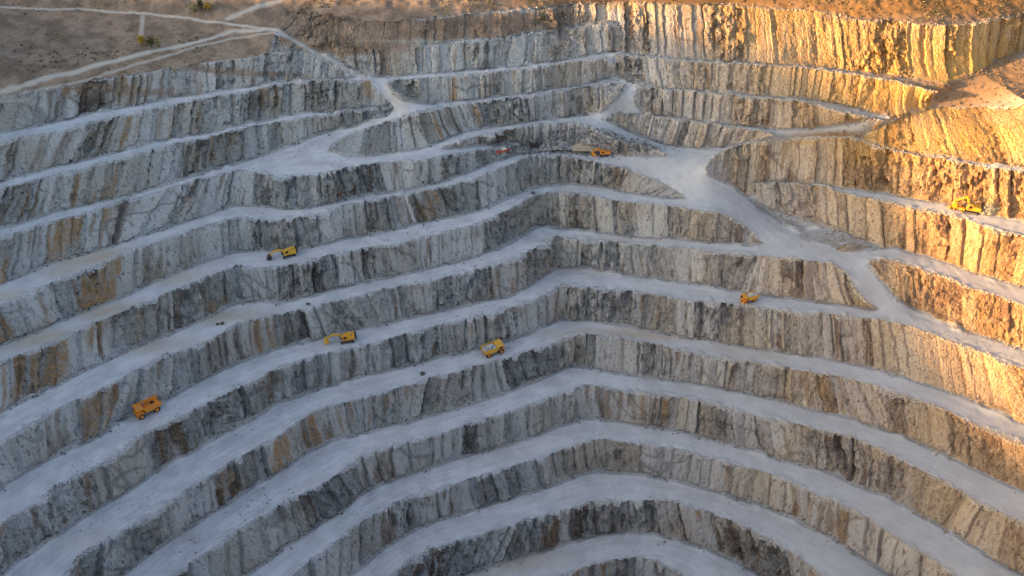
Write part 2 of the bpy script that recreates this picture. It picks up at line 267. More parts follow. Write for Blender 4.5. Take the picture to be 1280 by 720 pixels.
                   # trodden floors
Z += near*crestw*(1-face)*np.clip(noise(X/1.6, Y/1.6, X*0, 11)+0.15, 0, 1)*0.9   # broken crest line
Z += near*toew*np.clip(0.2 + 1.0*noise(X/3.5, Y/3.5, X*0, 12), 0, 1)*1.6*(0.3+0.7*np.clip(noise(X/18, Y/18, X*0, 13)+.3, 0, 1))
hb = (hillm & near).astype(np.float32); hb = blur(hb, 3, 1)
Z += hb*(0.45*noise(X/9, Y/9, X*0, 21) + 0.2*N3)
far = (~near)
Z += far*(3.0*noise(X/40, Y/40, X*0, 31))
# hummocky waste slopes
def blob(items, soft=1.0):
    m = np.zeros((nu, nv), np.float32)
    for px, py, z, ru, rv, s in items:                   # centre, half size along u and v in metres, strength
        x, y, zz = ground(px, py, float(np.interp(z, ZN, ZT)))
        m = np.maximum(m, s*np.exp(-(((U[:, None]-x)/ru)**2 + ((V[None]-y-zz)/rv)**2)**1.5).astype(np.float32))
    return m
brown = np.maximum(hb, blob([(375,30,90,16,14,1),(420,36,88,22,13,1),(475,42,86,26,11,1),(540,40,88,24,8,.9),(600,33,90,25,9,.9),(655,27,90,26,8,.8),(705,22,90,22,8,.6),(440,62,82,34,6,.75),(400,52,86,20,8,.9),(250,84,84,60,3.5,.6),(120,106,84,50,3.5,.6),(1130,20,96,40,6,.8),(1180,18,96,60,5,.9)]))
orange = blob([(1200,115,64,60,14,1),(1262,98,70,44,20,1),(1235,85,70,40,16,1),(1050,5,97,60,9,.8),(1150,10,97,60,9,1),(1240,12,90,60,16,1),(1120,24,88,60,10,1),(1000,12,88,60,6,.9),(900,1,97,80,5,.8),(1050,163,50,22,3.2,1),(1130,160,52,10,5,.6),(1160,150,60,30,6,.5),(1100,100,66,60,20,.5),(1190,70,85,50,20,.8),(1200,170,55,45,12,.75),(1020,45,85,60,16,.35),(900,3,96,90,5,.7),(1100,8,96,70,6,.8)])
tan = blob([(110,330,24,38,7,.9),(180,350,20,32,5,.7),(200,395,12,42,5,.9),(100,430,12,40,6,.8),(60,378,24,30,4,.6),(860,418,-12,55,4.5,1),(980,436,-12,30,4,.9),(780,300,12,40,3,.5),
            (770,330,12,50,3,.35),(620,700,-60,26,6,.7),(560,715,-60,20,5,.7),(960,440,-12,20,5,.7),(190,660,-36,20,5,.3),(1240,290,24,60,6,.25),(600,560,-30,30,6,.2)])
path = np.zeros((nu, nv), np.float32)
toew = np.maximum(toew, blob([(965,262,16,8,5,1),(1000,277,14,10,5,1),(1040,295,13,14,5.5,1),(1080,306,13,8,4,1),(680,180,38,10,3,.8),(710,177,38,12,5,1),(740,178,38,12,4,1)]))
def road(z, pts, w, s=1.0):
    global path
    W = densify(world_line(z, pts), STEP*0.5)
    m = np.zeros((nu, nv), np.float32); iu, iv = cell(W); m[iu, iv] = 1
    r = max(1, int(w/STEP/1.6)); m = blur(m, r, 2); m /= max(m.max()*0.55, 1e-6)
    path = np.maximum(path, np.clip(m, 0, 1)*s)
road([(0,89),(345,91)], [(0,113),(75,92),(130,80),(200,62),(230,57),(290,39),(345,38)], 1.5)
road([(0,88),(345,91)], [(0,118),(50,107),(115,93),(175,77),(225,63),(290,46),(345,41)], 1.0, .7)
road([(0,87),(40,87)], [(0,122),(28,119)], 1.2, .8)
road([(0,98),(345,92)], [(0,10),(60,12),(100,12),(180,18),(240,24),(290,31),(345,37)], 1.3)
road([(285,93),(350,98)], [(285,26),(325,12),(352,3)], 1.8, .9)
road([(345,91),(384,84.5),(410,79),(458,72)], [(345,38),(376,56),(404,71),(430,85),(456,96)], 2.0)
road([(160,98),(175,93)], [(180,22),(176,45)], 1.0, .7)
0 and road([(1230,70),(1280,67)], [(1228,97),(1250,108),(1280,128)], 1.6, .8)
sun_gold = sm(X + 0.55*Z + 6*noise(X/25, Y/25, Z/25, 77), 88, 180)  # ochre rock tint, deepened to paint warm sunlight right of the shade edge
ochre = np.clip(sm(X + 0.25*(Z-10), 15, 150) + 0.25*sm(Z, 45, 75) + .28*sm(X, 12, 22), 0, 1)  # ochre rock to the right; corner step paints the left wall's shade into colour
rg2 = np.clip(orange, 0, 1)*(1-face)*near*(path < .2)
VZ = rg2*(.9*noise(X/16, Y/16, X*0, 91) + .12*N3 + .12*N4)
Z += VZ
MASK = dict(face=face, crest=crest*near*(1-np.clip(brown*1.2, 0, 1)), toe=toew, path=path*np.clip(1-0*face, 0, 1), brown=brown, orange=orange, tan=tan, sun_gold=sun_gold, ochre=ochre, across=T0)
left = sm(-X, 20, 170)
tone = np.clip(.08 + .52*h1[1] + .30*h2[1] + .18*h3[1] + .10*N1, 0, 1)
bigd = noise((X + Z*.9)/17, Y/17, Z/40, 66)
darkz = sm(.42*K1 + .62*K2 + .42*K3 + .42*bigd + .35*N6*rg + .25*(h2[2]-.5) + .3*B2*rg + .25*np.clip(bigd, 0, 1)*sm(X, 40, 120), .38, .66)*.85*(1-.70*smooth_)
rustn = noise(X/28, Y/28, Z/22, 64)
K4 = streaks(5.2, 26, 180)
rust = sm(.55*K4 + .30*K3 + .25*K2 + .45*rustn + .20*left + .2*(h2[0]-.5), .40, .74)
crack = np.maximum(np.exp(-(e1/.40)**2)*.65*(h2[1] > .55), np.exp(-(e2/.35)**2)*.45*(h3[2] > .7))
crack = np.maximum(crack, .55*sm(1-np.abs(noise(X/7+Z/9, Y/7, Z/9, 65))*7, .2, .9)*(h1[0] > .6))
stain = sm(-.5*K4 + .5*K3 + .35*K2 + .3*rustn + .15*left, .30, .70)
MASK.update(stain=stain, tone=tone, darkz=darkz, rust=rust, crack=crack)

# ------------------------------------------------------------------ materials
def mat(name, rgb=(.5,.5,.5), rough=0.9, metal=0.0):
    m = bpy.data.materials.new(name); m.use_nodes = True
    b = m.node_tree.nodes['Principled BSDF']
    b.inputs['Base Color'].default_value = (*rgb, 1); b.inputs['Roughness'].default_value = rough
    b.inputs['Metallic'].default_value = metal; b.inputs['Specular IOR Level'].default_value = 0.25
    return m
class NT:
    def __init__(s, m): s.t = m.node_tree; s.n = s.t.nodes; s.l = s.t.links
    def link(s, a, b): s.l.new(a, b)
    def put(s, sock, v):
        if hasattr(v, 'is_output'): s.l.new(v, sock)
        elif isinstance(v, tuple) and len(v) == 3 and sock.type == 'RGBA': sock.default_value = (*v, 1)
        else: sock.default_value = v
    def attr(s, name):
        a = s.n.new('ShaderNodeAttribute'); a.attribute_name = name; return a.outputs['Fac']
    def math(s, op, a, b=0.0, c=0.0, clamp=False):
        n = s.n.new('ShaderNodeMath'); n.operation = op; n.use_clamp = clamp
        s.put(n.inputs[0], a); s.put(n.inputs[1], b); s.put(n.inputs[2], c); return n.outputs[0]
    def ramp(s, x, lo, hi, a=0.0, b=1.0):
        n = s.n.new('ShaderNodeMapRange'); n.interpolation_type = 'SMOOTHSTEP'
        s.put(n.inputs[0], x)
        for i, v in enumerate((lo, hi, a, b)): n.inputs[i+1].default_value = v
        return n.outputs[0]
    def mix(s, f, a, b, mode='MIX'):
        n = s.n.new('ShaderNodeMix'); n.data_type = 'RGBA'; n.blend_type = mode
        s.put(n.inputs[0], f); s.put(n.inputs[6], a); s.put(n.inputs[7], b); return n.outputs[2]
    def mapping(s, vec, scale, loc=(0,0,0), rot=(0,0,0)):
        n = s.n.new('ShaderNodeMapping'); s.link(vec, n.inputs[0])
        n.inputs['Scale'].default_value = scale; n.inputs['Location'].default_value = loc; n.inputs['Rotation'].default_value = rot
        return n.outputs[0]
    def noise(s, vec, scale, detail=3.0, rough=0.55, dist=0.0):
        n = s.n.new('ShaderNodeTexNoise'); s.link(vec, n.inputs['Vector']); n.inputs['Scale'].default_value = scale
        n.inputs['Detail'].default_value = detail; n.inputs['Roughness'].default_value = rough; n.inputs['Distortion'].default_value = dist
        return n.outputs['Fac']
    def voronoi(s, vec, scale, feature='F1', rnd=1.0):
        n = s.n.new('ShaderNodeTexVoronoi'); n.feature = feature; s.link(vec, n.inputs['Vector'])
        n.inputs['Scale'].default_value = scale; n.inputs['Randomness'].default_value = rnd; return n
ground_mat = mat('quarry_ground')
def build_ground_mat():
    q = NT(ground_mat); b = q.n['Principled BSDF']; b.inputs['Roughness'].default_value = 0.95; b.inputs['Specular IOR Level'].default_value = 0.12
    P = q.n.new('ShaderNodeNewGeometry').outputs['Position']
    col = q.mapping(P, (1, 1, 0.14))
    fc, cr, toe, path, br, og, tn, oc, ac, tone, dk, rs, ck = (q.attr(k) for k in ('face','crest','toe','path','brown','orange','tan','ochre','across','tone','darkz','rust','crack'))
    streak = q.noise(col, 0.9, 3, 0.65); grit = q.noise(P, 1.7, 3, .75)
    patchr = q.noise(q.mapping(P, (1,1,.3), loc=(91,17,5)), 0.05, 2, 0.5)
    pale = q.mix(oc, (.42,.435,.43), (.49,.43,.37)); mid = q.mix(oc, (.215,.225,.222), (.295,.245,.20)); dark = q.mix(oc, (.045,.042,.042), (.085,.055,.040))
    rock = q.mix(q.ramp(tone, .25, .75), mid, pale)
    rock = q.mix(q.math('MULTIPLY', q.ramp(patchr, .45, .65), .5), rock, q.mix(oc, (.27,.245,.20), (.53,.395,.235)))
    jag = q.math('ADD', q.math('MULTIPLY', streak, .6), q.math('MULTIPLY', grit, .4))
    rock = q.mix(q.math('MULTIPLY', q.attr('sun_gold'), .8), rock, q.mix(q.ramp(tone, .2, .8), (.30,.155,.05), (.55,.325,.12)))
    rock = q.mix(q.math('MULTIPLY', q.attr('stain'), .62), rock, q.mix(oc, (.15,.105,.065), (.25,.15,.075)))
    rock = q.mix(q.math('MULTIPLY', rs, q.ramp(streak, .35, .6, .35, .95)), rock, (.27,.155,.060))
    rock = q.mix(q.math('MULTIPLY', q.ramp(jag, .48, .36), .7), rock, dark)
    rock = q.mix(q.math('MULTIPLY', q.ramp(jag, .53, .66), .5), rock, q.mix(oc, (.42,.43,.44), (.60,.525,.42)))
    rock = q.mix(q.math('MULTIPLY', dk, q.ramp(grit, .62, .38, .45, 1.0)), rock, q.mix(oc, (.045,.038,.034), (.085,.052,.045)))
    rock = q.mix(q.math('MULTIPLY', ck, .8), rock, dark)
    rock = q.mix(q.math('MULTIPLY', og, .75), rock, (.55,.31,.085))
    # floors: pale crushed dust, worn along the way the trucks drive
    acv = q.n.new('ShaderNodeCombineXYZ'); q.put(acv.inputs[0], q.math('MULTIPLY', ac, 7.0))
    q.put(acv.inputs[1], q.math('MULTIPLY', patchr, 3.0))
    tracks = q.noise(acv.outputs[0], 1.6, 2, .65); fl = q.noise(P, .14, 3, .6)
    floor = q.mix(q.ramp(q.math('ADD', q.math('MULTIPLY', tracks, .4), q.math('MULTIPLY', fl, .6)), .38, .62), (.42,.425,.44), (.545,.55,.565))
    floor = q.mix(q.math('MULTIPLY', q.ramp(tracks, .62, .70), .35), floor, (.27,.265,.26))
    floor = q.mix(q.math('MULTIPLY', tn, q.ramp(tracks, .3, .6, .45, 1)), floor, (.40,.32,.235))
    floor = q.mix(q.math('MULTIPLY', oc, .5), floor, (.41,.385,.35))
    floor = q.mix(q.math('MULTIPLY', q.ramp(grit, .40, .25), .35), floor, (.22,.21,.20))
    scree = q.mix(q.ramp(grit, .35, .62), (.13,.125,.12), (.36,.35,.34))
    floor = q.mix(q.math('MULTIPLY', q.ramp(q.math('ADD', toe, q.math('MULTIPLY', fl, .5)), .55, .95), .75), floor, scree)
    # dry grass and soil beyond the rim
    soil = q.mix(q.ramp(fl, .35, .62), (.190,.134,.098), (.310,.226,.164))
    soil = q.mix(q.math('MULTIPLY', q.ramp(streak, .52, .66), .65), soil, (.13,.10,.068))
    soil = q.mix(q.math('MULTIPLY', q.ramp(grit, .6, .75), .35), soil, (.27,.205,.145))
    fn = q.math('ADD', fc, q.math('MULTIPLY', q.math('SUBTRACT', grit, .5), .4))
    c = q.mix(q.ramp(fn, .30, .55), floor, rock)
    brn = q.math('MULTIPLY', br, 1.0); c = q.mix(q.ramp(q.math('ADD', brn, q.math('MULTIPLY', q.math('SUBTRACT', grit, .5), .6)), .3, .7), c, soil)
    dust = q.math('MULTIPLY', og, q.math('SUBTRACT', 1.0, fc)); c = q.mix(q.math('MULTIPLY', dust, .85), c, (.22,.112,.032))
    edge = q.math('MULTIPLY', q.ramp(q.math('MULTIPLY', cr, q.ramp(grit, .36, .55)), .15, .6), .75)
    edge = q.math('MULTIPLY', edge, .8)
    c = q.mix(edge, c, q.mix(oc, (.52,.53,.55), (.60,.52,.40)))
    c = q.mix(q.math('MULTIPLY', path, q.ramp(grit, .2, .5, .7, 1)), c, (.48,.43,.37))
    q.link(c, b.inputs['Base Color'])
    bm1 = q.n.new('ShaderNodeBump'); bm1.inputs['Strength'].default_value = 1.0; bm1.inputs['Distance'].default_value = 0.55
    gb = q.noise(q.mapping(P, (1, 1, .5)), 1.3, 2, .7)
    h = q.math('MULTIPLY', gb, q.math('ADD', q.math('MULTIPLY', fc, 1.85), .12))
    q.link(h, bm1.inputs['Height']); q.link(bm1.outputs[0], b.inputs['Normal'])
build_ground_mat()

# ------------------------------------------------------------------ link helpers
SC = bpy.context.scene; COL = SC.collection
def tag(o, label=None, cat=None, group=None, kind_=None):
    for k, v in (('label', label), ('category', cat), ('group', group), ('kind', kind_)):
        if v: o[k] = v
    return o
def fast_mesh(name, verts, quads, m, smooth=False, attrs=None):
    me = bpy.data.meshes.new(name); me.vertices.add(len(verts)); me.vertices.foreach_set('co', np.ascontiguousarray(verts, np.float32).ravel())
    k = quads.shape[1]
    me.loops.add(quads.size); me.loops.foreach_set('vertex_index', np.ascontiguousarray(quads, np.int32).ravel())
    me.polygons.add(len(quads)); me.polygons.foreach_set('loop_start', np.arange(0, quads.size, k, dtype=np.int32))
    me.polygons.foreach_set('use_smooth', np.full(len(quads), smooth))
    for a, d_ in (attrs or {}).items():
        at = me.attributes.new(a, 'FLOAT', 'POINT'); at.data.foreach_set('value', np.ascontiguousarray(d_, np.float32))
    me.update(calc_edges=True); me.materials.append(m)
    o = bpy.data.objects.new(name, me); COL.objects.link(o); return o

VERT = np.stack([X, Y, Z], -1).reshape(-1, 3)
IDX = np.arange(nu*nv).reshape(nu, nv)
quads = np.stack([IDX[:-1,:-1], IDX[1:,:-1], IDX[1:,1:], IDX[:-1,1:]], -1).reshape(-1, 4)
code = above[:-1, :-1].reshape(-1)
FLOORCODE = {}
groups = {}
for k, nm in enumerate(NAMES):
    key = 'hillside' if k == 0 else ('rock_face ' + nm[1:].replace('T2','T') if nm[0] == 'c' else 'bench_floor')
    groups.setdefault(key, []).append(k)
nearq = near[:-1,:-1].reshape(-1)
ATT = {k: a.reshape(-1) for k, a in MASK.items()}
for key, ks in groups.items():
    sel = np.isin(code, ks)
    if not sel.any(): continue
    qs = quads[sel]; uniq, inv = np.unique(qs, return_inverse=True)
    nm = key.split()[0]
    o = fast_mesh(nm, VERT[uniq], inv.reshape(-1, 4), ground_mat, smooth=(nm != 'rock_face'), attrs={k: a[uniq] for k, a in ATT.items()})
    lab = {'rock_face': 'stepped grey and ochre blasted rock wall of the pit', 'bench_floor': 'pale dusty bench floors and haul roads of the pit',
           'hillside': 'dry brown hillside beyond the pit rim'}[nm]
    tag(o, lab, {'rock_face': 'rock face', 'bench_floor': 'ground', 'hillside': 'hillside'}[nm], None, 'structure')

# ------------------------------------------------------------------ loose stone
def rocks(name, n, prob, smin, smax, m, label):
    p = (prob*near).reshape(-1).astype(np.float64); idx = np.random.choice(len(p), n, p=p/p.sum())
    c = VERT[idx] + np.random.uniform(-.25, .25, (n, 3))*[1, 1, 0]
    s = smin + (smax-smin)*np.random.rand(n)**2.5
    cube = np.array([(x, y, z) for x in (-1, 1) for y in (-1, 1) for z in (-1, 1)], float)
    f = np.array([(0,1,3,2),(4,6,7,5),(0,4,5,1),(2,3,7,6),(0,2,6,4),(1,5,7,3)])
    v = cube[None]*np.random.uniform(.35, 1.0, (n, 8, 1))*np.random.uniform(.6, 1, (n, 1, 3))
    a = np.random.rand(n)*6.28; ca, sa = np.cos(a)[:, None], np.sin(a)[:, None]
    v = np.stack([v[..., 0]*ca - v[..., 1]*sa, v[..., 0]*sa + v[..., 1]*ca, v[..., 2]], -1)*s[:, None, None]*.5
    v = v + c[:, None]; v[..., 2] += s[:, None]*.18
    q = (np.arange(n)[:, None, None]*8 + f[None]).reshape(-1, 4)
    o = fast_mesh(name, v.reshape(-1, 3), q, m); tag(o, label, 'rubble', None, 'stuff'); return o
def stone_mat(name, c1, c2, tone=(.58,.47,.32)):
    m = mat(name); q = NT(m); P = q.n.new('ShaderNodeNewGeometry').outputs
    s_ = q.n.new('ShaderNodeSeparateXYZ'); q.link(P['Position'], s_.inputs[0])
    c = q.mix(P['Random Per Island'], c1, c2)
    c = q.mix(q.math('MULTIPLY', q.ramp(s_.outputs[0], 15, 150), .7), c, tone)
    q.link(c, q.n['Principled BSDF'].inputs['Base Color']); return m
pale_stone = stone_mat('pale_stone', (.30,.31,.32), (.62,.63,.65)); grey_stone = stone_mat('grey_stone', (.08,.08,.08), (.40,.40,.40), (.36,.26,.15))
rocks('crest_rubble', 26000, crest*(1-.6*face)*np.clip(noise(X/6, Y/6, X*0, 51)+.75, .05, 2)*(1-np.clip(brown*1.2, 0, 1)), .2, .65, pale_stone, 'pale broken stones strewn along the bench edges')
rocks('spilled_stones', 2600, (1-face)*(1-hb)*np.clip(noise(X/16, Y/16, X*0, 53)+.15, .02, 1)**2, .2, .6, grey_stone, 'small stones spilled over the bench floors and roads')
rocks('toe_rubble', 22000, np.maximum(toew**2*np.clip(noise(X/9, Y/9, X*0, 52)+.45, .03, 2), 4.5*blob([(655,187,38,10,3,1),(685,183,37,12,5,1),(715,180,37,12,6,1),(745,182,38,12,6,1),(780,186,37,12,4,.8)])), .25, 1.0, grey_stone, 'grey fallen stones at the foot of the rock faces')
# ------------------------------------------------------------------ machines and small things
def spot(px, py, zn):
    """the surveyed ground under a point of the view (nominal level zn)"""
    for z in np.arange(115, -80, -.25):                 # walk down the line of sight to the first ground met
        x, y, z = ground(px, py, float(z)); i = int(np.argmin(np.abs(U-x))); j = int(np.argmin(np.abs(V-(y+z))))
        if Z[i, j] >= z: break
    return Vector((x, y, float(Z[i, j]) - .05))
def paint(name, c, rough=.45, wear=(.27,.24,.20)):
    m = mat(name, c, rough); q = NT(m); P = q.n.new('ShaderNodeNewGeometry').outputs['Position']
    n = q.noise(P, 1.6, 4, .7)
    q.link(q.mix(q.ramp(n, .46, .74), c, wear), q.n['Principled BSDF'].inputs['Base Color']); return m
PAINT = {'orange': paint('orange_paint', (.70,.235,.012)), 'yellow': paint('yellow_paint', (.72,.33,.012)), 'pale': paint('pale_yellow_paint', (.66,.37,.03)),
         'cream': paint('cream_paint', (.68,.64,.54)), 'red': paint('red_paint', (.42,.05,.03)), 'white': paint('white_paint', (.78,.78,.76)), 'grey': paint('grey_steel', (.16,.16,.17)),
         'dark': paint('dark_steel', (.030,.030,.032), .6, (.10,.09,.08)), 'rubber': paint('tyre_rubber', (.018,.018,.018), .9, (.12,.11,.10))}
GLASS = mat('dark_glass', (.015,.02,.025), .12); LAMP = mat('lamp_glass', (.75,.75,.70), .2)
class MB:
    def __init__(s): s.v = []; s.f = []
    def hull(s, pts, faces):
        k = len(s.v); s.v += [tuple(p) for p in pts]; s.f += [tuple(k+i for i in f) for f in faces]; return s
    def box(s, c, d, taper=1.0, shift=(0,0)):
        x, y, z = c; a, b, h = d[0]/2, d[1]/2, d[2]/2; P = []
        for sz, t, sh in ((-h, 1, (0,0)), (h, taper, shift)):
            for sx, sy in ((-1,-1),(1,-1),(1,1),(-1,1)): P.append((x+sx*a*t+sh[0], y+sy*b*t+sh[1], z+sz))
        return s.hull(P, [(3,2,1,0),(4,5,6,7),(0,1,5,4),(1,2,6,5),(2,3,7,6),(3,0,4,7)])
    def prism(s, prof, y0, y1):                         # outline in x,z pushed from y0 to y1
        n = len(prof); P = [(x, y0, z) for x, z in prof] + [(x, y1, z) for x, z in prof]
        return s.hull(P, [tuple(range(n))[::-1], tuple(range(n, 2*n))] + [(i, (i+1) % n, n+(i+1) % n, n+i) for i in range(n)])
    def cyl(s, c, r, w, n=18, ax='y'):
        P = []
        for sw in (-w/2, w/2):
            for i in range(n):
                a = 6.28318*i/n; u, v = r*math.cos(a), r*math.sin(a)
                P.append((c[0]+u, c[1]+sw, c[2]+v) if ax == 'y' else (c[0]+u, c[1]+v, c[2]+sw))
        return s.hull(P, [tuple(range(n)), tuple(range(n, 2*n))[::-1]] + [(i, n+i, n+(i+1) % n, (i+1) % n) for i in range(n)])
    def bar(s, p, q, w, h):
        p, q = Vector(p), Vector(q); d = (q-p).normalized(); y = Vector((0,1,0)); z = d.cross(y).normalized(); P = []
        for e in (p, q):
            for a, b in ((-1,-1),(1,-1),(1,1),(-1,1)): P.append(e + y*a*w/2 + z*b*h/2)
        return s.hull(P, [(0,1,2,3),(7,6,5,4),(0,4,5,1),(1,5,6,2),(2,6,7,3),(3,7,4,0)])
    def build(s, name, m, parent=None, bev=0.05):
        me = bpy.data.meshes.new(name); bm = bmesh.new(); vs = [bm.verts.new(v) for v in s.v]
        for f in s.f: bm.faces.new([vs[i] for i in f])
        bmesh.ops.recalc_face_normals(bm, faces=bm.faces[:])
        if bev: bmesh.ops.bevel(bm, geom=[e for e in bm.edges if e.calc_face_angle(0) > .6], offset=bev, segments=1, affect='EDGES', clamp_overlap=True)
        bm.to_mesh(me); bm.free(); me.materials.append(m)
        o = bpy.data.objects.new(name, me); COL.objects.link(o); o.parent = parent; return o
def thing(name, label, cat, at, rz=0.0, group=None):
    o = bpy.data.objects.new(name, None); COL.objects.link(o); o.empty_display_size = 1
    o.location = at; o.rotation_euler = (0, 0, rz); return tag(o, label, cat, group)
def heading(px, py, px2, py2, zn):
    a, b = spot(px, py, zn), spot(px2, py2, zn); return math.atan2(b.y-a.y, b.x-a.x)

def wheel(c, r, w, parent, rim='grey'):
    t = MB().cyl(c, r, w).build('wheel', PAINT['rubber'], parent, .08)
    MB().cyl((c[0], c[1] + math.copysign(w*.5, c[1]), c[2]), r*.5, .12).build('rim', PAINT[rim], t, 0); return t
def haul_truck(t, colour, tray=None, s=1.0, load=True):
    col_, tr = PAINT[colour], PAINT[tray or colour]
    MB().box((0,0,1.55), (8.6,1.5,.7)).build('chassis', PAINT['dark'], t)
    MB().prism([(-4.6,2.3),(-4.9,4.3),(1.7,4.5),(4.3,4.75),(4.3,4.45),(1.9,4.05),(1.3,2.3),(-1.5,1.95)], -2.3, -2.05).prism([(-4.6,2.3),(-4.9,4.3),(1.7,4.5),(4.3,4.75),(4.3,4.45),(1.9,4.05),(1.3,2.3),(-1.5,1.95)], 2.05, 2.3) \
        .prism([(-4.7,2.5),(-4.6,2.25),(-1.5,1.9),(1.3,2.25),(1.95,4.1),(4.3,4.5),(4.3,4.75),(1.7,4.4),(1.1,2.6),(-1.5,2.2)], -2.05, 2.05).build('dump_body', tr, t, .04)
    if load:
        random.seed(int(t.location.x*10)); b = MB()
        for i in range(26):
            x, y = random.uniform(-3.9, .9), random.uniform(-1.5, 1.5); h = 1.2*(1-abs(x+1.4)/3.4)*(1-abs(y)/2.6)
            b.box((x, y, 3.2+h), (random.uniform(.7,1.5), random.uniform(.7,1.5), random.uniform(.6,1.1)), random.uniform(.4,.8), (random.uniform(-.2,.2), random.uniform(-.2,.2)))
        b.box((-1.5,0,2.9), (4.9,3.9,1.0), .9); b.build('load', pale_stone, t, 0)
    h = MB().prism([(1.9,1.5),(1.9,2.9),(4.3,2.9),(4.6,2.6),(4.6,1.3)], -1.0, 2.1).build('engine_hood', col_, t)
    MB().box((4.62,.6,2.0), (.1,1.9,1.1)).build('grille', PAINT['dark'], h, 0)
    c = MB().prism([(2.2,2.7),(2.2,4.25),(3.7,4.25),(4.1,2.9),(4.1,2.7)], -2.1, -.2).build('cab', col_, t)
    MB().hull([(3.76,-1.95,4.1),(3.76,-.35,4.1),(4.12,-.35,3.0),(4.12,-1.95,3.0)], [(0,1,2,3)]).build('windscreen', GLASS, c, 0)
    MB().box((3.0,-2.12,3.5), (1.2,.06,.9)).build('side_window', GLASS, c, 0)
    MB().box((4.5,0,1.05), (.35,4.3,.6)).build('bumper', col_, t)
    MB().box((3.2,0,2.55), (2.7,4.3,.14)).build('deck', col_, t)
    for y in (-1.6, 1.6): MB().box((4.72,y,1.15), (.1,.5,.3)).build('headlight', LAMP, t, 0)
    for x, y, w in ((3.1,-1.8,.75),(3.1,1.8,.75),(-2.6,-1.6,1.4),(-2.6,1.6,1.4)): wheel((x,y,1.25), 1.25, w, t, colour)
    MB().bar((4.5,-1.5,1.2), (4.1,-1.5,2.7), .5, .08).build('ladder', PAINT['grey'], t, 0)
    t.scale = (s, s, s)
def excavator(t, colour, boom=None, bucket='dark', s=1.0, joints=((1.4,2.2),(4.6,5.6),(7.6,3.4),(7.9,.5)), slew=0.0):
    cl = PAINT[colour]; bo = PAINT[boom or colour]
    for y in (-1.35, 1.35):
        k = MB().prism([(-2.3,.45),(-2.05,.95),(2.05,.95),(2.3,.45),(1.9,0),(-1.9,0)], y-.38, y+.38).build('track', PAINT['dark'], t, .06)
        MB().box((0, y+math.copysign(.4, y), .48), (3.2,.08,.3)).build('track_frame', PAINT['grey'], k, 0)
    MB().box((0,0,.75), (1.9,2.0,.6)).cyl((0,0,1.1), .85, .3, 20, 'z').build('undercarriage', PAINT['dark'], t, 0)
    h = MB().prism([(-2.6,1.25),(-2.8,2.5),(-1.2,2.75),(.3,2.5),(1.5,2.1),(1.7,1.25)], -1.5, 1.5).build('upper_body', cl, t, .07)
    MB().prism([(-3.2,1.3),(-3.35,2.3),(-2.6,2.6),(-2.55,1.25)], -1.5, 1.5).build('counterweight', PAINT['dark' if colour != 'orange' else 'orange'], t, .08)
    MB().cyl((-1.6,.8,3.0), .12, .7, 8, 'z').build('exhaust', PAINT['dark'], h, 0)
    c = MB().prism([(-.1,1.5),(-.1,3.25),(1.2,3.25),(1.65,2.4),(1.65,1.5)], .45, 1.5).build('cab', cl, t, .05)
    MB().hull([(1.24,.55,3.15),(1.24,1.4,3.15),(1.68,1.4,2.35),(1.68,.55,2.35)], [(0,1,2,3)]).build('windscreen', GLASS, c, 0)
    for y in (1.52, .43): MB().box((.65,y,2.6), (1.0,.05,.85)).build('side_window', GLASS, c, 0)
    (a0,a1),(b0,b1),(c0,c1),(d0,d1) = joints
    MB().bar((a0,0,a1), (b0*.55+a0*.45,0,b1*.78+a1*.30), .55, .8).bar((b0*.5+a0*.5,0,b1*.76+a1*.31), (b0,0,b1), .5, .65).build('boom', bo, t, .04)
    MB().bar((b0-.4,0,b1+.3), (c0,0,c1), .42, .55).build('stick', bo, t, .04)
    MB().bar((1.5,.4,1.7), (b0*.5+a0*.5,.4,b1*.55+a1*.3), .2, .2).bar((1.5,-.4,1.7), (b0*.5+a0*.5,-.4,b1*.55+a1*.3), .2, .2).build('lift_cylinder', PAINT['grey'], t, 0)
    MB().prism([(c0+.1,c1+.2),(c0+.6,c1-.4),(d0+.3,d1+.1),(d0-.6,d1-.3),(d0-1.5,d1+.2),(c0-.5,c1-.1)], -.75, .75).build('bucket', PAINT[bucket], t, .05)
    t.scale = (s, s, s)
def wheel_loader(t, colour, s=1.0):
    cl = PAINT[colour]
    MB().prism([(-4.2,1.1),(-4.3,2.6),(-1.4,2.9),(-1.2,1.1)], -1.25, 1.25).build('engine_body', cl, t, .08)
    MB().box((.9,0,1.4), (2.6,1.5,1.2), .9).build('front_frame', cl, t)
    c = MB().prism([(-1.3,1.6),(-1.3,3.9),(.4,3.9),(.7,2.6),(.5,1.6)], -.85, .85).build('cab', cl, t, .05)
    for y in (-.87, .87): MB().box((-.4,y,3.1), (1.3,.05,1.0)).build('side_window', GLASS, c, 0)
    MB().hull([(.44,-.75,3.75),(.44,.75,3.75),(.73,.75,2.6),(.73,-.75,2.6)], [(0,1,2,3)]).build('windscreen', GLASS, c, 0)
    for y in (-.75, .75): MB().bar((.9,y,2.4), (3.9,y,1.0), .3, .5).build('lift_arm', cl, t)
    MB().prism([(3.7,1.9),(3.5,.9),(3.9,.15),(5.4,.1),(5.3,.3),(4.3,.7),(4.2,1.9)], -1.8, 1.8).build('bucket', PAINT['yellow' if colour == 'yellow' else 'grey'], t, .04)
    for x, y in ((1.6,-1.35),(1.6,1.35),(-2.8,-1.35),(-2.8,1.35)): wheel((x,y,.95), .95, .75, t, colour)
    t.scale = (s, s, s)

